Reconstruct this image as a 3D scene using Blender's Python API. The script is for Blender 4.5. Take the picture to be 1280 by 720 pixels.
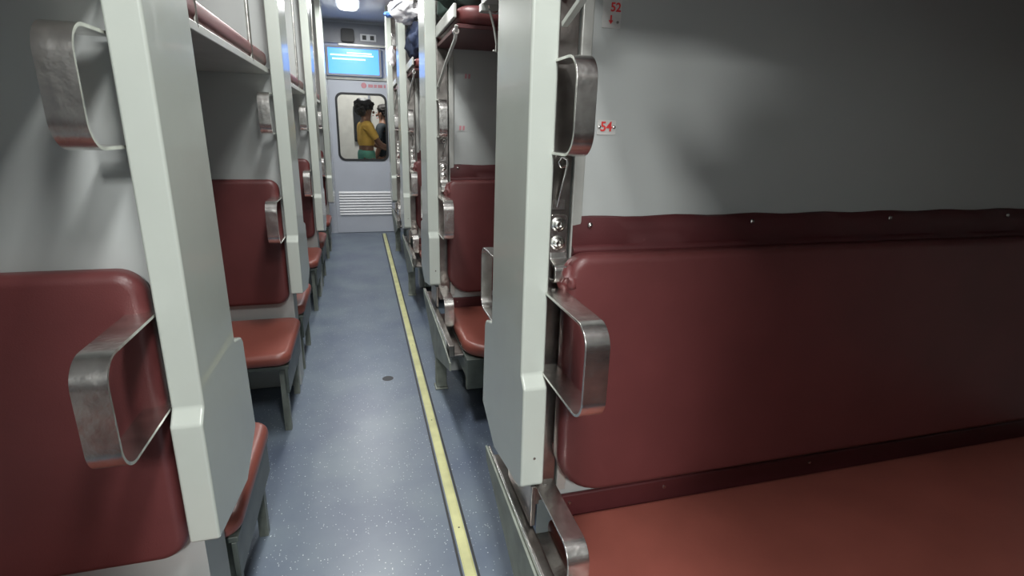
import bpy, bmesh, math, random
from mathutils import Vector, Matrix, noise
random.seed(7)
PI = math.pi
for o in list(bpy.data.objects): bpy.data.objects.remove(o)
SC = bpy.context.scene
COL = SC.collection

# ------------------------------------------------------------------ camera
H = 1.42                       # eye height above the floor; all heights below are written relative to the eye (Z) and lifted by H
cd = bpy.data.cameras.new('camera'); cam = bpy.data.objects.new('camera', cd); COL.objects.link(cam)
R = ((0.964, -0.052, 0.261), (-0.265, -0.282, 0.922), (0.025, -0.958, -0.285))
right = Vector((R[0][0], R[1][0], R[2][0])).normalized()
back = -Vector((R[0][2], R[1][2], R[2][2])); back = (back - right * back.dot(right)).normalized()
up = back.cross(right)
M = Matrix((right, up, back)).transposed().to_4x4(); M.translation = Vector((0, 0, H))
cam.matrix_world = M
cd.sensor_width = 36; cd.lens = 665 / 1280 * 36; cd.clip_start = 0.02
SC.camera = cam
# ------------------------------------------------------------------ world, exposure, lamps
w = bpy.data.worlds.new('world'); SC.world = w; w.use_nodes = True
bg = w.node_tree.nodes['Background']; bg.inputs[0].default_value = (0.02, 0.025, 0.04, 1); bg.inputs[1].default_value = 0.3
SC.view_settings.view_transform = 'Standard'; SC.view_settings.look = 'None'
SC.view_settings.gamma = 1; SC.view_settings.use_curve_mapping = False
SC.view_settings.exposure = 0.16
CEIL = 1.25                    # ceiling height above the eye
# the ceiling lamps over the aisle: (x, y, length, watts)
LAMPS = [(-0.15, -2.0, 0.8, 118), (0.17, 0.15, 0.7, 27), (0.0, 2.1, 0.7, 21), (-0.05, 3.9, 0.8, 24), (-0.05, 6.3, 0.8, 26)]  # first lamp is unseen, set behind the camera so the post shades the right bay
VEST_W = 22                    # vestibule lamp beyond the end door

# ------------------------------------------------------------------ materials
MATS = {}
def mat(name, col, rough=.5, metal=0, var=0.08, scale=8, bump=0, bscale=60, emit=None, estr=0, spec=.5, coat=0):
    m = bpy.data.materials.new(name); m.use_nodes = True
    nt = m.node_tree; b = nt.nodes['Principled BSDF']
    b.inputs['Roughness'].default_value = rough; b.inputs['Metallic'].default_value = metal
    b.inputs['Specular IOR Level'].default_value = spec
    b.inputs['Coat Weight'].default_value = coat
    tc = nt.nodes.new('ShaderNodeTexCoord'); n = nt.nodes.new('ShaderNodeTexNoise')
    n.inputs['Scale'].default_value = scale; n.inputs['Detail'].default_value = 5
    nt.links.new(tc.outputs['Object'], n.inputs['Vector'])
    r = nt.nodes.new('ShaderNodeValToRGB'); nt.links.new(n.outputs['Fac'], r.inputs['Fac'])
    r.color_ramp.elements[0].position = .3; r.color_ramp.elements[1].position = .7
    r.color_ramp.elements[0].color = (*[max(0, c * (1 - var)) for c in col], 1)
    r.color_ramp.elements[1].color = (*[min(1, c * (1 + var)) for c in col], 1)
    nt.links.new(r.outputs['Color'], b.inputs['Base Color'])
    if bump:
        n2 = nt.nodes.new('ShaderNodeTexNoise'); n2.inputs['Scale'].default_value = bscale; n2.inputs['Detail'].default_value = 3
        nt.links.new(tc.outputs['Object'], n2.inputs['Vector'])
        bp = nt.nodes.new('ShaderNodeBump'); bp.inputs['Strength'].default_value = bump; bp.inputs['Distance'].default_value = .004
        nt.links.new(n2.outputs['Fac'], bp.inputs['Height']); nt.links.new(bp.outputs['Normal'], b.inputs['Normal'])
    if emit:
        b.inputs['Emission Color'].default_value = (*emit, 1); b.inputs['Emission Strength'].default_value = estr
    MATS[name] = m
    return m
mat('post_paint', (.47, .51, .465), .26, var=.03, scale=5, coat=.3)
mat('wall_paint', (.45, .475, .465), .45, var=.03, scale=3)
mat('trim_metal', (.50, .51, .48), .35, .35, var=.08, scale=10)
mat('steel', (.74, .73, .70), .27, 1, var=.2, scale=26, bump=.3, bscale=34)
mat('dark_steel', (.34, .32, .30), .3, 1, var=.35, scale=14, bump=.35, bscale=25)
mat('bolt_steel', (.62, .61, .58), .25, 1, var=.1, scale=30)
mat('beam_paint', (.085, .10, .09), .38, .3, var=.3, scale=12)
mat('leg_paint', (.20, .22, .19), .45, .2, var=.25, scale=14)
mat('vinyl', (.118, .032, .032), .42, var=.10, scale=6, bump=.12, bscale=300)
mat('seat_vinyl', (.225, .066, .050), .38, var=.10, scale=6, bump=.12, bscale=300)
mat('vinyl_flap', (.085, .018, .020), .5, var=.12, scale=6, bump=.1, bscale=200)
mat('ceiling_paint', (.72, .72, .78), .5, var=.03)
mat('end_paint', (.47, .50, .56), .4, var=.05, scale=2)
mat('end_dark', (.26, .27, .30), .4, var=.06)
mat('white_plastic', (.75, .76, .78), .4, var=.03)
mat('cream_panel', (.62, .60, .54), .5)
mat('black_rubber', (.015, .016, .018), .5, var=.2)
mat('diffuser', (.9, .9, .9), .4, emit=(1, 1, 1), estr=6)
mat('screen', (.02, .1, .4), .25, emit=(.07, .30, 1.0), estr=1.7)
mat('screen_text', (.5, .7, .9), .3, emit=(.5, .75, 1.0), estr=1.7)
mat('red_print', (.70, .05, .05), .5, var=.12, scale=300)
mat('faint_red', (.50, .22, .25), .5)
mat('plate_white', (.56, .56, .54), .4, var=.05, scale=60)
mat('green_cloth', (.035, .06, .05), .85, var=.4, scale=9, bump=.5, bscale=25)
mat('navy_cloth', (.012, .022, .055), .85, var=.4, scale=9, bump=.5, bscale=25)
mat('white_bag', (.9, .9, .92), .35, var=.05, bump=.3, bscale=20)
mat('cream_bag', (.72, .70, .60), .4, var=.06, bump=.3, bscale=20)
mat('blue_bag', (.12, .27, .75), .35, var=.1)
mat('skin', (.20, .095, .055), .55, var=.06)
mat('hair', (.018, .013, .011), .6, var=.3, scale=40, bump=.6, bscale=60)
mat('yellow_cloth', (.55, .33, .06), .8, var=.1)
mat('sea_green_cloth', (.10, .30, .22), .8, var=.15)
mat('dark_cloth', (.014, .02, .024), .8, var=.2)
mat('red_cloth', (.6, .05, .06), .7, var=.1)
mat('cable', (.012, .012, .02), .4)
def strip_mat():
    m = mat('yellow_strip', (.56, .56, .28), .4, var=.16, scale=9, bump=.15, bscale=80); return m
strip_mat()
def floor_mat():
    m = bpy.data.materials.new('floor_vinyl'); m.use_nodes = True; nt = m.node_tree; b = nt.nodes['Principled BSDF']
    L = nt.links.new
    tc = nt.nodes.new('ShaderNodeTexCoord')
    n = nt.nodes.new('ShaderNodeTexNoise'); n.inputs['Scale'].default_value = 3.2; n.inputs['Detail'].default_value = 6; L(tc.outputs['Object'], n.inputs['Vector'])
    r = nt.nodes.new('ShaderNodeValToRGB'); L(n.outputs['Fac'], r.inputs['Fac'])
    r.color_ramp.elements[0].position = .35; r.color_ramp.elements[0].color = (.108, .136, .190, 1)
    r.color_ramp.elements[1].position = .65; r.color_ramp.elements[1].color = (.152, .190, .230, 1)
    v = nt.nodes.new('ShaderNodeTexVoronoi'); v.inputs['Scale'].default_value = 95; L(tc.outputs['Object'], v.inputs['Vector'])
    n3 = nt.nodes.new('ShaderNodeTexNoise'); n3.inputs['Scale'].default_value = 60; L(tc.outputs['Object'], n3.inputs['Vector'])
    mp = nt.nodes.new('ShaderNodeMath'); mp.operation = 'MULTIPLY_ADD'; L(n3.outputs['Fac'], mp.inputs[0]); mp.inputs[1].default_value = .35; L(v.outputs['Distance'], mp.inputs[2])
    r2 = nt.nodes.new('ShaderNodeValToRGB'); L(mp.outputs[0], r2.inputs['Fac'])
    r2.color_ramp.elements[0].position = .27; r2.color_ramp.elements[0].color = (1, 1, 1, 1)
    r2.color_ramp.elements[1].position = .36; r2.color_ramp.elements[1].color = (0, 0, 0, 1)
    sep = nt.nodes.new('ShaderNodeSeparateColor'); L(v.outputs['Color'], sep.inputs[0])
    gt = nt.nodes.new('ShaderNodeMath'); gt.operation = 'GREATER_THAN'; L(sep.outputs[0], gt.inputs[0]); gt.inputs[1].default_value = .55
    mul = nt.nodes.new('ShaderNodeMath'); mul.operation = 'MULTIPLY'; L(gt.outputs[0], mul.inputs[0]); L(r2.outputs['Color'], mul.inputs[1])
    mx = nt.nodes.new('ShaderNodeMix'); mx.data_type = 'RGBA'; L(mul.outputs[0], mx.inputs[0]); L(r.outputs['Color'], mx.inputs[6]); mx.inputs[7].default_value = (.62, .68, .70, 1)
    L(mx.outputs[2], b.inputs['Base Color']); b.inputs['Roughness'].default_value = .34
    bp = nt.nodes.new('ShaderNodeBump'); bp.inputs['Strength'].default_value = .1; bp.inputs['Distance'].default_value = .002; L(n3.outputs['Fac'], bp.inputs['Height']); L(bp.outputs['Normal'], b.inputs['Normal'])
    MATS['floor_vinyl'] = m
floor_mat()
def glass_mat():
    m = bpy.data.materials.new('glass'); m.use_nodes = True; b = m.node_tree.nodes['Principled BSDF']
    b.inputs['Base Color'].default_value = (.95, .97, .97, 1); b.inputs['Roughness'].default_value = .03
    b.inputs['Transmission Weight'].default_value = 1; b.inputs['IOR'].default_value = 1.05
    MATS['glass'] = m
glass_mat()

# ------------------------------------------------------------------ mesh helpers (z given relative to the eye)
def obj(name, bm, m, parent=None, smooth=None, bevel=0, seg=2):
    bmesh.ops.recalc_face_normals(bm, faces=bm.faces)
    me = bpy.data.meshes.new(name); bm.to_mesh(me); bm.free()
    o = bpy.data.objects.new(name, me); COL.objects.link(o)
    me.materials.append(MATS[m])
    if smooth:
        me.shade_smooth()
        me.set_sharp_from_angle(angle=math.radians(smooth))
    if bevel:
        b = o.modifiers.new('bevel', 'BEVEL'); b.width = bevel; b.segments = seg; b.limit_method = 'ANGLE'; b.angle_limit = math.radians(35)
        b.harden_normals = True; me.shade_smooth()
    if parent:
        root = parent
        while root.parent: root = root.parent
        me.transform(Matrix.Translation(-root.location)); o.parent = parent
    return o
def thing(name, label, cat, loc, group=None):
    o = bpy.data.objects.new(name, None); COL.objects.link(o); o.empty_display_size = .05
    o.location = (loc[0], loc[1], loc[2] + H); o['label'] = label; o['category'] = cat
    if group: o['group'] = group
    return o
def tag(o, label, cat, group=None):
    o['label'] = label; o['category'] = cat
    if group: o['group'] = group
    return o
def struct(o): o['kind'] = 'structure'; return o
def box(bm, x0, x1, y0, y1, z0, z1):
    vs = [bm.verts.new((x, y, z + H)) for x in (x0, x1) for y in (y0, y1) for z in (z0, z1)]
    for f in ((0, 1, 3, 2), (4, 6, 7, 5), (0, 4, 5, 1), (2, 3, 7, 6), (0, 2, 6, 4), (1, 5, 7, 3)): bm.faces.new([vs[i] for i in f])
    return bm
def prism(bm, pts, axis, a, b):
    """pts: 2D outline; axis 'x': (y,z), 'y': (x,z), 'z': (x,y)"""
    def P(p, t):
        if axis == 'x': return (t, p[0], p[1] + H)
        if axis == 'y': return (p[0], t, p[1] + H)
        return (p[0], p[1], t + H)
    A = [bm.verts.new(P(p, a)) for p in pts]; B = [bm.verts.new(P(p, b)) for p in pts]; n = len(pts)
    for i in range(n): bm.faces.new((A[i], A[(i + 1) % n], B[(i + 1) % n], B[i]))
    bm.faces.new(A); bm.faces.new(B[::-1])
    return bm
def rrect(x0, x1, z0, z1, r, n=8, ins=0):
    """rounded rectangle outline; r = (bottom-left, bottom-right, top-right, top-left)"""
    if not isinstance(r, (tuple, list)): r = (r,) * 4
    x0 += ins; x1 -= ins; z0 += ins; z1 -= ins; out = []
    for (cx, cz, sx, sz, a0), rr in zip(((x0, z0, 1, 1, PI), (x1, z0, -1, 1, 1.5 * PI), (x1, z1, -1, -1, 0), (x0, z1, 1, -1, .5 * PI)), r):
        rr = max(rr - ins, .0015)
        for i in range(n + 1):
            a = a0 + i / n * PI / 2
            out.append((cx + sx * rr + rr * math.cos(a), cz + sz * rr + rr * math.sin(a)))
    return out
def loft(bm, rings, caps=True):
    V = [[bm.verts.new(p) for p in r] for r in rings]; n = len(V[0])
    for a, b in zip(V, V[1:]):
        for i in range(n): bm.faces.new((a[i], a[(i + 1) % n], b[(i + 1) % n], b[i]))
    if caps: bm.faces.new(V[0][::-1]); bm.faces.new(V[-1])
    return bm
def cushion(bm, u0, u1, v0, v1, w0, w1, r, edge, axis, n=8, puff=0):
    """padded slab: rounded outline in (u,v), thickness w0..w1 with softened edges. axis 'z' -> (x,y,z) ; 'y' -> (x,z) outline, thickness in y"""
    rings = []; e = min(edge, (w1 - w0) / 2)
    prof = []
    for i in range(7):
        a = i / 6 * PI / 2; prof.append((e * (1 - math.sin(a)), w0 + e * (1 - math.cos(a))))
    for i in range(7):
        a = i / 6 * PI / 2; prof.append((e * (1 - math.cos(a)), w1 - e + e * math.sin(a)))
    for k in (1, 2, 3): prof.append((e + .03 * k, w1 + puff * (1 - (1 - k / 3) ** 2)))
    for ins, w_ in prof:
        o = rrect(u0, u1, v0, v1, r, n, ins)
        if axis == 'z': rings.append([(p[0], p[1], w_ + H) for p in o])
        else: rings.append([(p[0], w_, p[1] + H) for p in o])
    return loft(bm, rings)
def arcpath(pts, r, n=6):
    """2D polyline with rounded inner corners"""
    out = [Vector(pts[0])]
    for a, b, c in zip(pts, pts[1:], pts[2:]):
        a, b, c = Vector(a), Vector(b), Vector(c); d1 = (a - b).normalized(); d2 = (c - b).normalized()
        ang = d1.angle(d2); t = r / math.tan(ang / 2)
        p1 = b + d1 * t; p2 = b + d2 * t; cen = b + (d1 + d2).normalized() * (r / math.sin(ang / 2))
        v1 = p1 - cen; v2 = p2 - cen; tot = v1.angle_signed(v2)
        for i in range(n + 1):
            th = -tot * i / n; cs, sn = math.cos(th), math.sin(th)
            out.append(cen + Vector((v1.x * cs - v1.y * sn, v1.x * sn + v1.y * cs)))
    out.append(Vector(pts[-1])); return out
def strap(bm, pts, th, x0, x1, r=.03, n=8):
    """flat bar bent along a (y,z) path, width x0..x1"""
    p = arcpath(pts, r, n); L = []; Rr = []
    for i, q in enumerate(p):
        t = (p[min(i + 1, len(p) - 1)] - p[max(i - 1, 0)]).normalized(); nn = Vector((-t.y, t.x)) * th / 2
        L.append(q + nn); Rr.append(q - nn)
    rings = [[(x0, l.x, l.y + H), (x1, l.x, l.y + H), (x1, s.x, s.y + H), (x0, s.x, s.y + H)] for l, s in zip(L, Rr)]
    return loft(bm, rings)
def tube(bm, pts, r, n=8):
    pts = [Vector((p[0], p[1], p[2] + H)) for p in pts]; rings = []
    prev = None
    for i, q in enumerate(pts):
        t = (pts[min(i + 1, len(pts) - 1)] - pts[max(i - 1, 0)]).normalized()
        if prev is None: u = t.orthogonal().normalized()
        else: u = (prev - t * prev.dot(t)).normalized()
        prev = u; v = t.cross(u); rr = r[i] if isinstance(r, (list, tuple)) else r
        rings.append([q + (u * math.cos(2 * PI * k / n) + v * math.sin(2 * PI * k / n)) * rr for k in range(n)])
    return loft(bm, rings)
def disc(bm, c, axis, r, h, n=16, dome=0):
    rings = []
    for rr, t in ((r, 0), (r, h * .6), (r * .85, h), (r * .02, h + dome)):
        ring = []
        for k in range(n):
            a = 2 * PI * k / n; u, v = rr * math.cos(a), rr * math.sin(a)
            if axis == 'y': ring.append((c[0] + u, c[1] + t, c[2] + v + H))
            elif axis == 'x': ring.append((c[0] + t, c[1] + u, c[2] + v + H))
            else: ring.append((c[0] + u, c[1] + v, c[2] + t + H))
        rings.append(ring)
    return loft(bm, rings)
def NB(): return bmesh.new()
def blob(bm, c, s, seed, amp=.25, freq=2.2, flat=None, sub=4):
    for v in bmesh.ops.create_icosphere(bm, subdivisions=sub, radius=1)['verts']:
        d = noise.noise(v.co * freq + Vector((seed, seed * 1.7, 0))) * amp + noise.noise(v.co * freq * 2.7 + Vector((seed * 3, 0, seed))) * amp * .45
        ridg = abs(noise.noise(v.co * freq * 1.3 + Vector((0, seed, 5)))) * amp * .7
        p = v.co * (1 + d - ridg)
        p = Vector((p.x * s[0], p.y * s[1], p.z * s[2]))
        if flat is not None: p.z = max(p.z, flat)
        v.co = Vector(c) + p + Vector((0, 0, H))
    return bm
def text_mesh(txt, size, x, y, z, depth=.0008, align='CENTER'):
    cu = bpy.data.curves.new('lettering', 'FONT'); cu.body = txt; cu.size = size; cu.align_x = align; cu.align_y = 'CENTER'
    cu.extrude = depth; cu.resolution_u = 4; cu.offset = size * .018
    o = bpy.data.objects.new('tmp', cu); COL.objects.link(o)
    dg = bpy.context.evaluated_depsgraph_get(); dg.update()
    me = bpy.data.meshes.new_from_object(o.evaluated_get(dg)); bpy.data.objects.remove(o); bpy.data.curves.remove(cu)
    me.transform(Matrix.Translation((x, y, z + H)) @ Matrix.Rotation(PI / 2, 4, 'X'))
    bm = bmesh.new(); bm.from_mesh(me); bpy.data.meshes.remove(me); return bm
def copy_thing(root, dy, label, mirror=None, dx=0):
    """copy a thing with parts and sub-parts, moved along the coach"""
    def cp(o, parent):
        c = o.copy(); COL.objects.link(c)
        if parent: c.parent = parent
        for ch in kids.get(o.name, []): cp(ch, c)
        return c
    kids = {}
    for o in COL.objects:
        if o.parent: kids.setdefault(o.parent.name, []).append(o)
    c = cp(root, None); c['label'] = label; c.location = Vector(root.location) + Vector((dx, dy, 0))
    return c

# ------------------------------------------------------------------ the setting
PITCH = 1.8; YC = 1.22; YN = 1.15        # first partition: centre, face towards the camera
XP = .333                                  # aisle face of the right-hand posts
XR, XL = 2.35, -.97                        # side walls
YE = 7.6; YB = -3.4                        # end wall, wall behind the camera
XS = -.33                                  # aisle edge of the side berths
WORDS = ['nearest', 'second', 'third', 'farthest']
struct(obj('floor', box(NB(), XL - .05, XR + .05, YB, YE + 1.9, -H - .05, -H), 'floor_vinyl'))
struct(obj('ceiling', box(NB(), XL - .05, XR + .05, YB, YE + 1.9, CEIL, CEIL + .05), 'ceiling_paint'))
struct(obj('wall_right', box(NB(), XR, XR + .05, YB, YE + 1.9, -H, CEIL), 'wall_paint'))
struct(obj('wall_back', box(NB(), XL, XR, YB - .05, YB, -H, CEIL), 'wall_paint'))
# left wall with window openings, one per bay
def wall_left():
    bm = NB(); ys = [YB]
    zb, zt = -.62, .12
    box(bm, XL - .05, XL, YB, YE + 1.9, -H, zb); box(bm, XL - .05, XL, YB, YE + 1.9, zt, CEIL)
    wins = []
    y = YB
    for k in range(-2, 4):
        a = YC + k * PITCH + .30; b = a + 1.2
        box(bm, XL - .05, XL, y, a, zb, zt); y = b; wins.append((a, b))
        if b > YE: pass
    box(bm, XL - .05, XL, y, YE + 1.9, zb, zt)
    struct(obj('wall_left', bm, 'wall_paint'))
    for i, (a, b) in enumerate(wins):
        if b > YE or b < .2: continue
        fr = NB(); box(fr, XL - .03, XL + .012, a - .03, a + .03, zb - .03, zt + .03); box(fr, XL - .03, XL + .012, b - .03, b + .03, zb - .03, zt + .03)
        box(fr, XL - .03, XL + .012, a + .03, b - .03, zb - .03, zb + .03); box(fr, XL - .03, XL + .012, a + .03, b - .03, zt - .03, zt + .03)
        wf = struct(obj('window_%d' % (i + 1), fr, 'trim_metal', bevel=.004))
        sh = NB()
        n = 15
        for q in range(n):
            z = zb + .03 + (zt - zb - .06) * (q + .5) / n; d = .018
            prism(sh, [(XL - .024, z - d), (XL - .018, z - d), (XL - .004, z + d), (XL - .010, z + d)], 'y', a + .03, b - .03)
        box(sh, XL - .034, XL - .028, a, b, zb, zt)
        s = obj('window_shutter', sh, 'end_paint', wf)
wall_left()
# end wall with door opening
DX0, DX1, DZ1 = -.36, .44, .56
bm = NB(); box(bm, XL, DX0, YE, YE + .06, -H, CEIL); box(bm, DX1, XR, YE, YE + .06, -H, CEIL); box(bm, DX0, DX1, YE, YE + .06, DZ1, CEIL)
struct(obj('wall_end', bm, 'end_paint'))
struct(obj('wall_vestibule', box(NB(), XL, XR, YE + 1.85, YE + 1.9, -H, CEIL), 'cream_panel'))
# door leaf with a rounded window
def ring_plate(bm, outer, inner, y0, y1):
    n = len(outer)
    V = [[bm.verts.new((p[0], y, p[1] + H)) for p in o] for o, y in ((outer, y0), (inner, y0), (inner, y1), (outer, y1))]
    for i in range(n):
        j = (i + 1) % n
        for a in range(4): b = (a + 1) % 4; bm.faces.new((V[a][i], V[a][j], V[b][j], V[b][i]))
    return bm
WX0, WX1, WZ0, WZ1 = -.26, .345, -.43, .385
outer = rrect(DX0 + .004, DX1 - .004, -.86, DZ1 - .004, .002)
inner = rrect(WX0, WX1, WZ0, WZ1, .07)
dm = ring_plate(NB(), outer, inner, YE - .012, YE + .03)
box(dm, DX0 + .004, DX1 - .004, YE - .012, YE + .03, -H + .006, -.86)
door = struct(obj('door_1', dm, 'end_paint'))
obj('window_seal', ring_plate(NB(), rrect(WX0 - .022, WX1 + .022, WZ0 - .022, WZ1 + .022, .09), rrect(WX0 + .004, WX1 - .004, WZ0 + .004, WZ1 - .004, .07), YE - .02, YE + .034), 'black_rubber', door)
obj('window_pane', box(NB(), WX0, WX1, YE + .008, YE + .014, WZ0, WZ1), 'glass', door)
lv = NB()
for i in range(9):
    z = -.855 - i * .036
    prism(lv, [(YE - .012, z), (YE - .03, z - .022), (YE - .028, z - .028), (YE - .012, z - .016)], 'x', DX0 + .05, DX1 - .06)
obj('vent_louvre', lv, 'white_plastic', door)
sg = NB(); disc(sg, (.085, YE - .012, .50), 'y', .035, -.003)
for i, (a, b) in enumerate(((.14, .20), (.21, .25), (.26, .32), (.335, .36))): box(sg, a, b, YE - .015, YE - .012, .478, .516)
obj('red_lettering', sg, 'faint_red', door)
# head panel above the door: lighter ledge and dark recess
struct(obj('trim_1', box(NB(), XL, XR, YE - .03, YE, .56, .60), 'trim_metal', bevel=.005))
struct(obj('trim_2', box(NB(), DX1 - .02, DX1 + .04, YE - .03, YE, -H, .56), 'end_paint', bevel=.005))
struct(obj('trim_3', box(NB(), -.20, XR, YE - .05, YE, .955, .985), 'trim_metal', bevel=.004))
bx_ = NB(); box(bx_, -.5, XR, YE - .035, YE, .985, 1.22)
struct(obj('trim_4', bx_, 'end_dark'))
# vestibule corner panels seen through the door window
struct(obj('trim_5', box(NB(), .16, .19, YE + 1.75, YE + 1.85, -H, CEIL), 'end_dark'))

struct(obj('trim_6', box(NB(), -.08, .12, YE + 1.80, YE + 1.849, -.25, .30), 'black_rubber', bevel=.01))
# floor strips
def strip():
    sm = NB(); prism(sm, [(.2555, -H), (.2555, -H + .0015), (.262, -H + .004), (.288, -H + .004), (.2945, -H + .0015), (.2945, -H)], 'y', YB, YE - .14)
    bmesh.ops.rotate(sm, cent=Vector((.275, 2.44, 0)), matrix=Matrix.Rotation(math.radians(.22), 3, 'Z'), verts=sm.verts)
    o = obj('floor_strip', sm, 'yellow_strip'); tag(o, 'long worn yellow metal strip running down the blue aisle floor', 'floor strip')
    for x, n in ((.245, 'a'), (.3, 'b')):
        e = NB(); box(e, x - .0035, x + .0085 - .0035, YB, YE - .14, -H, -H + .002)
        bmesh.ops.rotate(e, cent=Vector((.275, 2.44, 0)), matrix=Matrix.Rotation(math.radians(.22), 3, 'Z'), verts=e.verts)
        obj('sealant_edge', e, 'black_rubber', o)
    s = NB()
    for y in (.6, 1.62, 2.4, 3.4, 4.4, 5.4): disc(s, (.275 + (2.44 - y) * .0038, y, -H + .0035), 'z', .0035, .0012, 10)
    obj('screw', s, 'black_rubber', o)
strip()
sp = NB(); disc(sp, (.085, 2.93, -H), 'z', .032, .0008, 18)  # thin flat disc standing for a dark smudge on the floor
tag(obj('floor_drain_plug', sp, 'black_rubber'), 'small dark round plug in the blue floor left of the yellow strip', 'floor plug')

# ------------------------------------------------------------------ right-hand row: one of each kind
def make_partition():
    t = thing('partition_wall', '', 'partition', (.47, YC, -H))
    p = NB(); box(p, .462, XR - .005, YN, YC + .07, -H + .003, CEIL - .003); obj('panel', p, 'wall_paint', t)
    for y0, y1 in ((YN - .012, YN), (YC + .07, YC + .082)):
        obj('edge_trim', box(NB(), .460, .486, y0, y1, -.93, CEIL - .004), 'trim_metal', t, bevel=.003)
    e = NB(); box(e, .395, .458, YN - .004, YC + .074, -.96, CEIL - .004); obj('end_plate', e, 'dark_steel', t, bevel=.004)
    # hinge bracket with two socket bolts and a curled foot
    b = NB(); prism(b, rrect(.406, .450, -.275, -.182, .010), 'y', YN - .014, YN - .005)
    strap(b, [(YN - .010, -.27), (YN - .014, -.29), (YN - .05, -.298), (YN - .052, -.33), (YN - .012, -.336)], .008, .41, .452, .010)
    hb = obj('hinge_bracket', b, 'steel', t, bevel=.002)
    for z in (-.205, -.248):
        s = NB(); n = 20; c = (.428, YN - .014, z)
        rings = []
        for rr, d in ((.0165, 0), (.0165, -.004), (.013, -.005), (.012, -.002), (.0095, -.002), (.0095, -.007), (.006, -.008), (.0055, -.003), (.0005, -.003)):
            rings.append([(c[0] + rr * math.cos(2 * PI * k / n), c[1] + d, c[2] + rr * math.sin(2 * PI * k / n) + H) for k in range(n)])
        loft(s, rings); obj('bolt', s, 'bolt_steel', hb, smooth=40)
    # latch lever: a bent rod with an eye
    l = NB(); tube(l, [(.424, YN - .008, -.165), (.427, YN - .018, -.13), (.433, YN - .022, -.095), (.440, YN - .018, -.07), (.436, YN - .022, -.058), (.424, YN - .022, -.055), (.417, YN - .02, -.066), (.424, YN - .02, -.076), (.436, YN - .02, -.074)], .0035)
    box(l, .414, .442, YN - .010, YN - .004, -.172, -.15)
    obj('latch', l, 'steel', t, smooth=50)
    return t
def grab(ya, yf, z0, z1, x0=.385, x1=.436, th=.0055, r=.045, sgn=1):
    return strap(NB(), [(ya, z1), (yf, z1), (yf, z0), (ya, z0)], th, x0, x1, r, 10)
def make_post():
    t = thing('end_post', '', 'post', (.36, 1.22, -H))
    x0, x1 = XP, .392
    up_ = [(1.085, CEIL - .004), (1.340, CEIL - .004), (1.385, -.52), (1.44, -.553), (1.47, -.57), (1.475, -.80), (1.30, -.905), (1.18, -.865), (1.062, -.852), (1.062, -.575), (1.085, -.552)]
    up_ = [(1.085, CEIL - .004), (1.338, CEIL - .004), (1.382, -.525), (1.455, -.545), (1.468, -.56), (1.49, -.83), (1.33, -.90), (1.075, -.85), (1.055, -.835), (1.058, -.575), (1.083, -.548)]
    p = NB(); prism(p, up_, 'x', x0, x1); obj('post_panel', p, 'post_paint', t, bevel=.006, seg=3)
    # dark inner edge channel between post and partition
    obj('inner_channel', box(NB(), .388, .398, 1.10, 1.34, -.93, CEIL - .005), 'dark_steel', t)
    for z0, z1, yf, ya in ((-.045, .135, .968, 1.12), (-.548, -.352, .848, 1.12), (-1.035, -.868, .86, 1.11), (.80, .965, .968, 1.12)):
        h = obj('grab_handle', grab(ya, yf, z0, z1, x1=.436 if z0 < -.1 else .427), 'steel', t, smooth=35, bevel=.0012)
        s = NB()
        box(s, .384, .400, ya - .02, ya + .012, z1 - .012, z1 + .012) if False else disc(s, (.41, ya - .02, z1 + .003), 'z', .006, .003, 10)
        obj('rivet', s, 'bolt_steel', h)
    # far side handles
    for z0, z1 in ((-.548, -.352),):
        yf = 1.60 if z0 < -.1 else 1.48
        obj('grab_handle', grab(1.33, yf, z0 - .0, z1, x0=.35, x1=.385, r=.035), 'steel', t, smooth=35, bevel=.0012)
    # bolt heads low on the faces
    s = NB(); disc(s, (.366, 1.056, -.76), 'y', .0035, -.002, 10); obj('screw', s, 'bolt_steel', t)
    # cut-off steel foot under the post
    f = NB(); prism(f, [(1.08, -.86), (1.30, -.905), (1.30, -.98), (1.08, -.98)], 'x', .37, .384); obj('foot_plate', f, 'dark_steel', t, bevel=.003)
    return t
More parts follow.
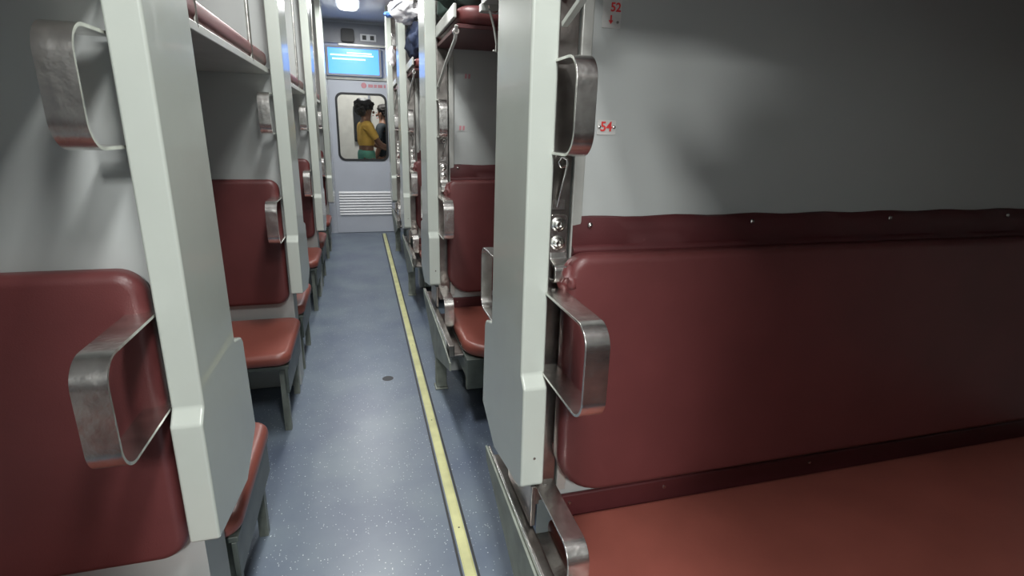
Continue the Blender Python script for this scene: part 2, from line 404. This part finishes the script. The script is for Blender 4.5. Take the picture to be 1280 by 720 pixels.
def make_folded_berth():
    t = thing('middle_berth', '', 'berth', (.5, YN, -.93))
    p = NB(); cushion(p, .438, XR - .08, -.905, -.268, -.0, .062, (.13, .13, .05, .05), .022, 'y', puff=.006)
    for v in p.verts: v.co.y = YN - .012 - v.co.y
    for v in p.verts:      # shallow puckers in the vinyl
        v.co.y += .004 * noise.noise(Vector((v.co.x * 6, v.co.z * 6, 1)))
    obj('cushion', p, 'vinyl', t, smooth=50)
    f = NB()
    n = 40; x0, x1 = .464, XR - .07
    rings = []
    for i in range(n + 1):
        x = x0 + (x1 - x0) * i / n; dz = .002 * math.sin(i * 1.3); b = .003 + .002 * math.sin(i * .9)
        rings.append([(x, YN - .001, -.19 + dz + H), (x, YN - .006 - b, -.193 + dz + H), (x, YN - .012 - b, -.225 + H), (x, YN - .014, -.255 + H), (x, YN - .026, -.262 + H), (x, YN - .026, -.272 + H), (x, YN - .001, -.29 + H)])
    loft(f, rings); fl = obj('fixing_flap', f, 'vinyl_flap', t, smooth=60)
    for x in (.505, .95, 1.4, 1.85): 
        s = NB(); disc(s, (x, YN - .016, -.208), 'y', .0065, -.004, 12, dome=-.002); obj('screw', s, 'bolt_steel', fl, smooth=40)
    # piping along the rounded lower edge
    o = rrect(.438, XR - .08, -.905, -.268, (.13, .13, .05, .05), 8, .004)
    pp = NB(); tube(pp, [(q[0], YN - .018, q[1]) for q in o[:18]], .0028, 6); obj('piping', pp, 'vinyl', t, smooth=60)
    # puckered corner of the cover beside the hinge
    pk = NB(); blob(pk, (.452, YN - .045, -.33), (.03, .028, .045), 3, .5, 2.5, sub=3); obj('cover_fold', pk, 'vinyl', t, smooth=70)
    return t
def make_lower_berth():
    t = thing('lower_berth', '', 'berth', (.5, .8, -H))
    f0 = .50
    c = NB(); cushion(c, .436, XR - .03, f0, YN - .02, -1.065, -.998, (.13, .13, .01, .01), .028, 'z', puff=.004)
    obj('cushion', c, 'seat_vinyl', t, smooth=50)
    fl = NB(); box(fl, .464, XR - .03, YN - .016, YN - .002, -1.06, -.948); bf = obj('back_flap', fl, 'vinyl_flap', t, bevel=.006)
    for x in (.50, .79, 1.3): s = NB(); disc(s, (x, YN - .016, -.972), 'y', .005, -.003, 10); obj('screw', s, 'bolt_steel', bf)
    b = NB(); box(b, .44, XR - .04, f0 + .02, f0 + .05, -1.225, -1.067); box(b, .44, XR - .04, f0 + .05, YN - .03, -1.09, -1.067); box(b, .44, .46, f0 + .05, YN, -1.17, -1.09)
    obj('base_frame', b, 'beam_paint', t, bevel=.004)
    # long steel side beam and its tapering bracket plate down to the leg
    sb = NB(); box(sb, .352, .382, f0 + .02, 1.42, -1.045, -.985); box(sb, .382, .442, f0 + .1, 1.1, -1.085, -1.07); box(sb, .352, .382, f0 + .1, 1.1, -1.085, -1.045); obj('side_beam', sb, 'dark_steel', t, bevel=.005)
    lip = NB(); box(lip, .3455, .3515, f0 + .05, 1.45, -1.03, -.972); obj('edge_rail', lip, 'steel', t, bevel=.0015)
    g = NB(); prism(g, [(1.46, -.975), (1.44, -1.02), (1.00, -1.19), (.92, -1.21), (.40, -1.06), (.40, -1.02), (.62, -1.0)], 'x', .337, .345); obj('bracket_plate', g, 'leg_paint', t, bevel=.002)
    l = NB(); box(l, .3455, .403, .93, .985, -H + .012, -1.085); box(l, .338, .410, .92, .995, -H, -H + .012); obj('leg', l, 'leg_paint', t, bevel=.004)
    return t
def make_rear_lower():
    t = thing('lower_berth', '', 'berth', (.5, 1.6, -H))
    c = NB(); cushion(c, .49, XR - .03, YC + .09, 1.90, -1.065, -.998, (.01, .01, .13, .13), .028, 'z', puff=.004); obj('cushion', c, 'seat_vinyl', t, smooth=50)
    b = NB(); box(b, .50, XR - .04, 1.86, 1.88, -1.17, -1.067); box(b, .50, XR - .04, YC + .1, 1.86, -1.09, -1.067); obj('base_frame', b, 'beam_paint', t, bevel=.004)
    l = NB(); box(l, .52, .56, 1.70, 1.74, -H, -1.09); obj('leg', l, 'leg_paint', t, bevel=.003)
    l = NB(); box(l, 2.2, 2.24, 1.70, 1.74, -H, -1.09); obj('leg', l, 'leg_paint', t, bevel=.003)
    p = NB(); cushion(p, .49, XR - .08, -.918, -.268, -.0, .055, (.13, .13, .05, .05), .022, 'y')
    for v in p.verts: v.co.y = YC + .082 + v.co.y
    obj('backrest', p, 'vinyl', t, smooth=50)
    return t
def make_upper_berth():
    t = thing('upper_berth', '', 'berth', (.5, .8, .39))
    c = NB(); cushion(c, .402, XR - .03, .50, YN - .01, .405, .475, (.09, .1, .01, .01), .03, 'z', puff=.005); obj('cushion', c, 'vinyl', t, smooth=50)
    b = NB(); box(b, .40, XR - .04, .53, YN - .02, .388, .405); obj('base_board', b, 'vinyl_flap', t, bevel=.003)
    er = NB(); box(er, .386, .400, .53, 1.06, .425, .478); obj('end_rail', er, 'trim_metal', t, bevel=.004)
    # cream diagonal strap and the bent brace down to the partition
    s = NB(); strap(s, [(.53, .398), (.56, .35), (.80, .29), (1.08, .20)], .010, .392, .405, .03); obj('brace', s, 'trim_metal', t, bevel=.001)
    e = NB(); disc(e, (.40, .56, .378), 'y', .014, -.02, 12); obj('pivot', e, 'bolt_steel', t)
    return t
def make_rear_upper():
    t = thing('upper_berth', '', 'berth', (.5, 1.6, .39))
    c = NB(); cushion(c, .46, XR - .03, YC + .09, 1.90, .405, .49, (.01, .01, .1, .09), .03, 'z'); obj('cushion', c, 'vinyl', t, smooth=50)
    b = NB(); box(b, .405, XR - .04, 1.885, 1.925, .37, .395); box(b, .41, XR - .04, YC + .1, 1.885, .39, .404); obj('frame', b, 'trim_metal', t, bevel=.003)
    r = NB(); tube(r, [(.415, 1.90, .39), (.412, 1.90, .7), (.41, 1.9, CEIL - .005)], .007); obj('hanger_rod', r, 'white_plastic', t, smooth=60)
    k = NB(); disc(k, (.445, 1.885, .385), 'y', .02, -.012, 14); obj('joint', k, 'bolt_steel', t)
    ch = NB(); tube(ch, [(.432, 1.88, .37), (.445, 1.87, .32), (.452, 1.86, .27), (.450, 1.86, .245), (.440, 1.86, .25)], .004, 6); obj('hook_chain', ch, 'trim_metal', t, smooth=60)
    return t
part0 = make_partition(); post0 = make_post(); fold0 = make_folded_berth(); low0 = make_lower_berth(); rlow0 = make_rear_lower(); up0 = make_upper_berth(); rup0 = make_rear_upper()
bays = {0: ('nearest', 'at the 54 plate'), 1: ('second', 'beyond the nearest post'), 2: ('third', 'far down the aisle'), 3: ('fourth', 'beside the end door')}
LAB = {
 'part': ['pale grey partition wall bearing the 54 and 52 number plates', 'pale grey partition wall behind the nearest post, second along the aisle', 'third pale grey partition wall down the aisle, mostly hidden by its post', 'last grey partition wall before the end door'],
 'post': ['large pale grey end post in the foreground with three steel grab handles', 'second pale grey end post from the front, beside the bright orange-red seat', 'third pale grey end post down the aisle, under the white bag', 'slim farthest end post next to the end door and blue screen'],
 'fold': ['folded maroon vinyl middle berth below the 54 plate', 'folded maroon vinyl middle berth seen between the first and second posts', 'folded maroon middle berth sliver visible between second and third posts', 'folded maroon middle berth on the last partition by the end door'],
 'low': ['maroon vinyl lower berth in the foreground right corner', 'maroon vinyl lower berth with rounded corner, just beyond the nearest post', 'lower berth third along the aisle, only its red corner showing past the second post', 'lower berth on the last partition, nearly hidden by the posts'],
 'rlow': ['lower berth facing away behind the nearest partition wall', 'lower berth facing away behind the second partition wall', 'lower berth facing away behind the third partition wall', 'lower berth facing away behind the last partition wall'],
 'up': ['maroon upper berth above the 52 plate, over the nearest seat', 'maroon upper berth holding the dark green bundle, seen left of the nearest post', 'maroon upper berth carrying the navy bedding, far down the aisle', 'maroon upper berth on the last partition near the ceiling lamp'],
 'rup': ['upper berth behind the nearest partition, hung on a white rod with dangling hook', 'upper berth facing away behind the second partition wall', 'upper berth facing away behind the third partition wall', 'upper berth facing away behind the last partition wall'],
}
GRP = {'part': 'partition walls of the bays', 'post': 'end posts along the right of the aisle', 'fold': 'folded middle berths', 'low': 'lower berths facing the camera', 'rlow': 'lower berths facing away', 'up': 'upper berths facing the camera', 'rup': 'upper berths facing away'}
for key, src in (('part', part0), ('post', post0), ('fold', fold0), ('low', low0), ('rlow', rlow0), ('up', up0), ('rup', rup0)):
    src['label'] = LAB[key][0]; src['group'] = GRP[key]
    for k in (1, 2, 3):
        if key in ('rlow', 'rup') and k == 3: continue
        copy_thing(src, k * PITCH, LAB[key][k])
# the partition, its post and rear berths of the bay behind the camera
copy_thing(part0, -PITCH, 'partition wall of the bay behind the camera'); copy_thing(post0, -PITCH, 'end post just behind the camera')
copy_thing(rup0, -PITCH, 'upper berth of the bay behind the camera'); copy_thing(rlow0, -PITCH, 'lower berth of the bay behind the camera')

# number plates
def plate(x0, x1, z0, z1, y=YN):
    p = NB(); prism(p, rrect(x0, x1, z0, z1, .003), 'y', y - .0022, y - .0002); return p
o = tag(obj('number_plate', plate(.513, .558, -.006, .026), 'plate_white', bevel=.0004), 'small grey berth plate printed 54 in red, with two rivets', 'number plate', 'berth number plates')
obj('digits', text_mesh('54', .029, .5345, YN - .003, .011), 'red_print', o)
for x in (.5175, .5535): s = NB(); disc(s, (x, YN - .002, .011), 'y', .0038, -.003, 12, dome=-.001); obj('rivet', s, 'bolt_steel', o)
o = tag(obj('number_plate', plate(.508, .551, .213, .33), 'plate_white', bevel=.0004), 'tall pale berth plate printed 52 and an arrow in red', 'number plate', 'berth number plates')
obj('digits', text_mesh('52', .024, .537, YN - .003, .253), 'red_print', o)
obj('digits', text_mesh('50', .024, .537, YN - .003, .282), 'red_print', o)
ar = NB(); box(ar, .5262, .5288, YN - .004, YN - .002, .225, .238); prism(ar, [(.5275, .221), (.5225, .228), (.5325, .228)], 'y', YN - .004, YN - .002); obj('arrow', ar, 'red_print', o)
s = NB(); disc(s, (.543, YN - .002, .225), 'y', .003, -.003, 10); obj('rivet', s, 'bolt_steel', o)
for (x, z, lab) in ((.532, .002, 'small faded red plate low on the second partition wall'), (.562, .262, 'small faded red plate high on the second partition wall')):
    o = tag(obj('number_plate', plate(x - .025, x + .025, z - .017, z + .017, YN + PITCH), 'wall_paint'), lab, 'number plate', 'berth number plates')
    m_ = NB()
    for dx in (-.010, .008):
        prism(m_, [(x + dx - .006, z - .012), (x + dx + .005, z - .010), (x + dx + .007, z + .011), (x + dx - .004, z + .012)], 'y', YN + PITCH - .004, YN + PITCH - .002)
    obj('red_mark', m_, 'faint_red', o)
# black cable hanging at the top of the nearest end plate
cb = NB(); tube(cb, [(.412, 1.125, .262), (.422, 1.127, .275), (.442, 1.13, .31), (.448, 1.134, .37), (.452, 1.136, .39)], .009, 10)
tag(obj('cable', cb, 'cable', smooth=60), 'short black cable looped at the top behind the nearest post', 'cable')

# ------------------------------------------------------------------ things on the upper berths
b = NB(); blob(b, (.66, 2.53, .60), (.30, .20, .14), 2, .35, 2, flat=-.122); blob(b, (.47, 2.72, .60), (.09, .12, .14), 6, .3, 2, flat=-.122); blob(b, (.56, 2.44, .525), (.17, .13, .07), 7, .3, 2, flat=-.048); blob(b, (1.25, 2.63, .62), (.42, .17, .15), 5, .3, 2, flat=-.12)
tag(obj('blanket', b, 'green_cloth', smooth=70), 'rumpled dark green blanket bundle on the upper berth left of the nearest post', 'blanket')
b = NB(); blob(b, (.47, 4.38, .61), (.10, .20, .15), 11, .3, 2, flat=-.13); blob(b, (.80, 4.36, .63), (.26, .2, .17), 9, .35, 2, flat=-.15)
tag(obj('blanket', b, 'navy_cloth', smooth=70), 'navy bedding heaped on the far upper berth below the white bag', 'blanket')
t = thing('plastic_bag', 'white plastic bag with blue corner hanging beside the third post', 'bag', (.35, 4.35, .7))
b = NB(); blob(b, (.37, 4.36, .815), (.125, .10, .09), 21, .35, 2.2); obj('bag_body', b, 'white_bag', t, smooth=60)
b = NB(); blob(b, (.38, 4.36, .91), (.10, .09, .06), 23, .35, 2.4); obj('bag_top', b, 'cream_bag', t, smooth=60)
b = NB(); blob(b, (.245, 4.34, .775), (.035, .04, .02), 27, .3, 2, sub=3); obj('bag_corner', b, 'blue_bag', t, smooth=60)
b = NB(); tube(b, [(.26, 4.27, .79), (.30, 4.25, .83), (.34, 4.25, .85)], [.006, .011, .007]); obj('strap', b, 'end_dark', t, smooth=60)

b = NB(); blob(b, (.40, 6.34, .72), (.045, .03, .10), 31, .35, 2.4, sub=3)
for v in b.verts: v.co.x -= .02 + .03 * (v.co.z - H - .7)
tag(obj('cloth', b, 'white_bag', smooth=60), 'small white cloth hanging from a handle beside the blue screen', 'cloth')
# ------------------------------------------------------------------ end wall fittings
t = thing('display_screen', 'blue information screen above the end door', 'screen', (.1, YE - .06, .61))
obj('housing', ring_plate(NB(), rrect(-.36, .315, .60, .945, .012), rrect(-.33, .285, .625, .925, .006), YE - .09, YE - .03), 'end_dark', t)
obj('screen_panel', box(NB(), -.33, .285, YE - .07, YE - .035, .625, .925), 'screen', t)
tx = NB()
for x0, x1, z in ((-.30, .22, .845), (-.28, .12, .80), (-.10, .20, .872)): box(tx, x0, x1, YE - .072, YE - .0705, z - .008, z + .008)
obj('screen_lines', tx, 'screen_text', t)
t = thing('socket_plate', 'white plate with two dark square sockets above the blue screen', 'socket', (.18, YE - .04, 1.06))
obj('plate', box(NB(), .07, .265, YE - .05, YE - .036, 1.02, 1.105), 'white_plastic', t, bevel=.004)
for x in (.12, .215): obj('socket', box(NB(), x - .024, x + .024, YE - .056, YE - .048, 1.038, 1.088), 'black_rubber', t)
t = thing('ceiling_speaker', 'dark rounded speaker box left of the socket plate', 'speaker', (-.06, YE - .04, 1.05))
obj('speaker_box', prism(NB(), rrect(-.16, .0, 1.0, 1.15, .03), 'y', YE - .09, YE - .036), 'black_rubber', t)

# ceiling lamps
def lamp(i, x, y, L, W, label):
    t = thing('ceiling_lamp', label, 'lamp', (x, y, CEIL), 'ceiling lamps above the aisle')
    c = NB()
    ho = rrect(x - .12, x + .12, y - L / 2, y + L / 2, .09)
    for z0, z1, ins in ((CEIL - .03, CEIL - .001, 0),):
        loft(c, [[(p[0], p[1], z0 + H) for p in rrect(x - .12, x + .12, y - L / 2, y + L / 2, .09)], [(p[0], p[1], z1 + H) for p in rrect(x - .12, x + .12, y - L / 2, y + L / 2, .09)]])
    obj('housing', c, 'white_plastic', t)
    d = NB(); loft(d, [[(p[0], p[1], z + H) for p in rrect(x - .10, x + .10, y - L / 2 + .02, y + L / 2 - .02, .08, 8, ins)] for z, ins in ((CEIL - .03, 0), (CEIL - .045, .004), (CEIL - .055, .02))])
    obj('diffuser', d, 'diffuser', t, smooth=60)
    ld = bpy.data.lights.new('lamp_light', 'AREA'); ld.shape = 'RECTANGLE'; ld.size = .2; ld.size_y = L; ld.energy = W; ld.color = (1, 1, .98)
    lo = bpy.data.objects.new('lamp_light', ld); COL.objects.link(lo); lo.location = (0, 0, -.06)
    lo.parent = t
for i, (x, y, L, W) in enumerate(LAMPS):
    lamp(i, x, y, L, W, ['bright ceiling lamp over the aisle behind the camera', 'bright ceiling lamp directly above the camera over the aisle', 'bright ceiling lamp over the aisle by the second bay', 'bright ceiling lamp over the aisle by the third bay', 'bright ceiling lamp over the aisle before the end wall'][i])
lamp(9, .1, YE + .95, .5, VEST_W, 'bright ceiling lamp in the vestibule behind the end door')

# ------------------------------------------------------------------ left-hand side berths
def make_side_partition():
    t = thing('side_partition', '', 'partition', (-.65, YC, -H))
    obj('panel', box(NB(), XL + .003, XS - .062, YN, YC + .07, -H + .003, CEIL - .003), 'wall_paint', t)
    p = NB(); prism(p, [(1.085, CEIL - .004), (1.338, CEIL - .004), (1.382, -.525), (1.455, -.545), (1.468, -.56), (1.49, -.83), (1.33, -.90), (1.058, -.85), (1.058, -.575), (1.083, -.548)], 'x', XS - .059, XS)
    obj('end_post', p, 'post_paint', t, bevel=.006, seg=3)
    for z0, z1, yf in ((-.045, .135, .968), (-.548, -.352, .87)):
        obj('grab_handle', strap(NB(), [(1.12, z1), (yf, z1), (yf, z0), (1.12, z0)], .0055, XS - .11, XS - .06, .045, 10), 'steel', t, smooth=35)
    for sgn in (-1, 1):
        q = NB(); cushion(q, XL + .03, XS - .075, -.918, -.268, 0, .055, (.06, .06, .05, .05), .022, 'y')
        for v in q.verts: v.co.y = (YN - .002 - v.co.y) if sgn < 0 else (YC + .072 + v.co.y)
        obj('backrest', q, 'vinyl', t, smooth=50)
    return t
def make_side_berth():
    t = thing('side_berth', '', 'berth', (-.65, 2.1, -H))
    for a, b in ((YC + .08, YC + .62), (YC + 1.18, YC + PITCH - .08)):
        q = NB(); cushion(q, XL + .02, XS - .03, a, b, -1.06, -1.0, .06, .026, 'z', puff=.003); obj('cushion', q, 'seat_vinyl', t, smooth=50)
        c = NB(); box(c, XL + .02, XS - .04, a + .02, b - .02, -1.08, -1.062); box(c, XS - .06, XS - .045, a + .02, b - .02, -1.2, -1.08); obj('base_frame', c, 'beam_paint', t, bevel=.003)
        for y in (a + .08, b - .08): obj('leg', box(NB(), XS - .09, XS - .06, y - .015, y + .015, -H, -1.08), 'leg_paint', t)
    return t
def make_side_upper():
    t = thing('side_upper_berth', '', 'berth', (-.65, 2.1, .2))
    q = NB(); cushion(q, XL + .02, XS - .07, YC + .09, YC + PITCH - .09, .25, .32, .06, .026, 'z', puff=.003); obj('cushion', q, 'vinyl', t, smooth=50)
    c = NB(); box(c, XL + .01, XS - .068, YC + .085, YC + PITCH - .085, .225, .25); obj('frame', c, 'trim_metal', t, bevel=.003)
    for y in (YC + .5, YC + 1.3): obj('hanger_rod', tube(NB(), [(XS - .075, y, .24), (XS - .072, y, .6), (XS - .07, y, CEIL - .004)], .008), 'steel', t, smooth=60)
    return t
sp0 = make_side_partition(); sb0 = make_side_berth(); su0 = make_side_upper()
sp0['group'] = 'side partitions left of the aisle'; sb0['group'] = 'side lower berths'; su0['group'] = 'side upper berths'
NW = ['nearest', 'second', 'third', 'farthest']
sp0['label'] = 'nearest left-hand partition with end post beside the aisle'
sb0['label'] = 'side lower berth with two seats behind the nearest left partition'
su0['label'] = 'side upper berth behind the nearest left partition'
for k in (-1, 1, 2, 3):
    who = 'nearest left-hand' if k == 0 else {-1: 'behind the camera', 1: 'second', 2: 'third', 3: 'farthest'}[k]
    copy_thing(sp0, k * PITCH, 'left-hand partition behind the camera' if k == -1 else '%s left-hand partition with end post down the aisle' % who)
    if k < 3:
        copy_thing(sb0, k * PITCH, 'side lower berth in the left foreground by the camera' if k == -1 else 'side lower berth behind the %s left partition' % who)
        copy_thing(su0, k * PITCH, 'side upper berth in the left foreground by the camera' if k == -1 else 'side upper berth behind the %s left partition' % who)

# ------------------------------------------------------------------ people in the vestibule
def skin_body(name, joints, edges, m, parent=None, sub=2):
    me = bpy.data.meshes.new(name); me.from_pydata([(p[0], p[1], p[2]) for p, r in joints], edges, [])
    o = bpy.data.objects.new(name, me); COL.objects.link(o)
    o.modifiers.new('skin', 'SKIN'); 
    for i, (p, r) in enumerate(joints):
        rr = r if isinstance(r, tuple) else (r, r); me.skin_vertices[0].data[i].radius = rr
    me.skin_vertices[0].data[0].use_root = True
    s = o.modifiers.new('sub', 'SUBSURF'); s.levels = sub; s.render_levels = sub
    dg = bpy.context.evaluated_depsgraph_get(); dg.update()
    m2 = bpy.data.meshes.new_from_object(o.evaluated_get(dg)); o.modifiers.clear(); o.data = m2; bpy.data.meshes.remove(me)
    m2.materials.clear(); m2.materials.append(MATS[m]); m2.shade_smooth()
    if parent: o.parent = parent
    return o
def person(x, y, rot, mats, label, arms, height=1.70, bushy=1.0):
    """local frame: facing +Y, feet on z=0"""
    s = height / 1.70
    t = bpy.data.objects.new('person', None); COL.objects.link(t); t.location = (x, y, 0); t.rotation_euler = (0, 0, rot)
    tag(t, label, 'person')
    bpy.context.view_layer.update()
    J = []; Ed = []
    def j(p, r, par=None):
        J.append((Vector(p) * s, r if isinstance(r, tuple) else r * s)); i = len(J) - 1
        if par is not None: Ed.append((par, i))
        return i
    pel = j((0, 0, .93), (.15, .11)); wai = j((0, 0, 1.08), (.135, .10), pel); che = j((0, .01, 1.27), (.16, .11), wai); nb = j((0, 0, 1.42), (.07, .065), che)
    nk = j((0, .01, 1.49), .052, nb); hd = j((0, .03, 1.58), (.075, .09), nk); ht = j((0, .025, 1.65), (.068, .08), hd)
    for sg, arm in zip((-1, 1), arms):
        hp = j((sg * .09, 0, .86), .09, pel); kn = j((sg * .10, .02, .48), .056, hp); an = j((sg * .10, 0, .09), .038, kn); to = j((sg * .11, .13, .035), .032, an)
        sh = j((sg * .175, 0, 1.38), .055, nb); el = j(arm[0], .04, sh); wr = j(arm[1], .027, el)
        d = (Vector(arm[1]) - Vector(arm[0])).normalized(); pm = j(Vector(arm[1]) + d * .05, (.036, .018), wr); base = Vector(arm[1]) + d * .085
        side = d.orthogonal().normalized()
        for q in range(4):
            b0 = base + side * (q - 1.5) * .018
            f1 = j(b0, .009, pm); f2 = j(b0 + d * (.035 + .005 * (q in (1, 2))) + Vector((0, 0, -.006)), .008, f1); j(b0 + d * .055 + Vector((0, 0, -.022)), .0065, f2)
        t1 = j(Vector(arm[1]) + d * .03 - side * .035, .010, pm); j(Vector(arm[1]) + d * .06 - side * .05, .008, t1)
    body = skin_body('body', J, Ed, mats['skin'], t)
    def sub_add(name, joints, edges, m):
        return skin_body(name, [(Vector(p) * s, r) for p, r in joints], edges, m, t)
    top = [((0, 0, 1.06), (.170, .128)), ((0, .01, 1.28), (.18, .13)), ((0, 0, 1.41), (.10, .085))]; te = [(0, 1), (1, 2)]
    for sg, arm in zip((-1, 1), arms):
        i = len(top); top += [((sg * .18, 0, 1.37), .068), (tuple(Vector((sg * .18, 0, 1.37)).lerp(Vector(arm[0]), .8)), .056)]; te += [(2, i), (i, i + 1)]
    sub_add('shirt', top, te, mats['top'])
    sub_add('shirt_hem', [((0, 0, 1.12), (.168, .128)), ((0, 0, .98), (.172, .13)), ((0, 0, .88), (.165, .125))], [(0, 1), (1, 2)], mats['hem'])
    tr = [((0, 0, .93), (.16, .12))]; e2 = []
    for sg in (-1, 1):
        i = len(tr); tr += [((sg * .09, 0, .84), .105), ((sg * .10, .02, .48), .075), ((sg * .10, 0, .12), .06)]; e2 += [(0, i), (i, i + 1), (i + 1, i + 2)]
    sub_add('trousers', tr, e2, mats['legs'])
    sh = NB()
    for sg in (-1, 1): cushion(sh, sg * .11 - .045, sg * .11 + .045, -.07, .19, -H + .0, -H + .07, .04, .03, 'z')
    ob = obj('shoes', sh, 'black_rubber'); ob.parent = t
    # face pieces and hair
    f = NB(); blob(f, (0, (.03 + .092) * s, 1.565 * s - H), (.014, .018, .022), 1, .05, sub=2); 
    for sg in (-1, 1): blob(f, (sg * .078 * s, .02 * s, 1.575 * s - H), (.010, .018, .03), 1, .05, sub=2)
    ob = obj('nose_and_ears', f, mats['skin'], smooth=70); ob.parent = t
    f = NB()
    for sg in (-1, 1): blob(f, (sg * .03 * s, .112 * s, 1.60 * s - H), (.013, .006, .007), 1, 0, sub=2)
    ob = obj('eyes', f, 'black_rubber', smooth=70); ob.parent = t
    f = NB(); blob(f, (0, .114 * s, 1.525 * s - H), (.024, .007, .007), 1, 0, sub=2); ob = obj('mouth', f, 'red_cloth', smooth=70); ob.parent = t
    f = NB(); blob(f, (0, -.005 * s, 1.655 * s - H), (.098 * bushy, .112 * bushy, .078 * bushy), 4, .18, 3); blob(f, (0, -.045 * s, 1.60 * s - H), (.09 * bushy, .07 * bushy, .08 * bushy), 8, .18, 3)
    ob = obj('hair', f, 'hair', smooth=80); ob.parent = t
    return t
reach = [((-.22, .10, 1.16), (-.16, .33, 1.08)), ((.22, .12, 1.16), (.12, .36, 1.06))]
down = [((-.24, -.02, 1.10), (-.24, .08, .86)), ((.24, -.02, 1.10), (.24, .08, .86))]
person(.08, 7.98, -PI / 2 + .25, dict(skin='skin', top='yellow_cloth', hem='sea_green_cloth', legs='dark_cloth'), 'person in yellow and green top reaching forward, seen through the door window', reach, 1.74, 1.22)
person(.38, 8.85, PI / 2 - .5, dict(skin='skin', top='dark_cloth', hem='dark_cloth', legs='dark_cloth'), 'person in dark clothes standing at right in the door window', down, 1.72, 1.0)
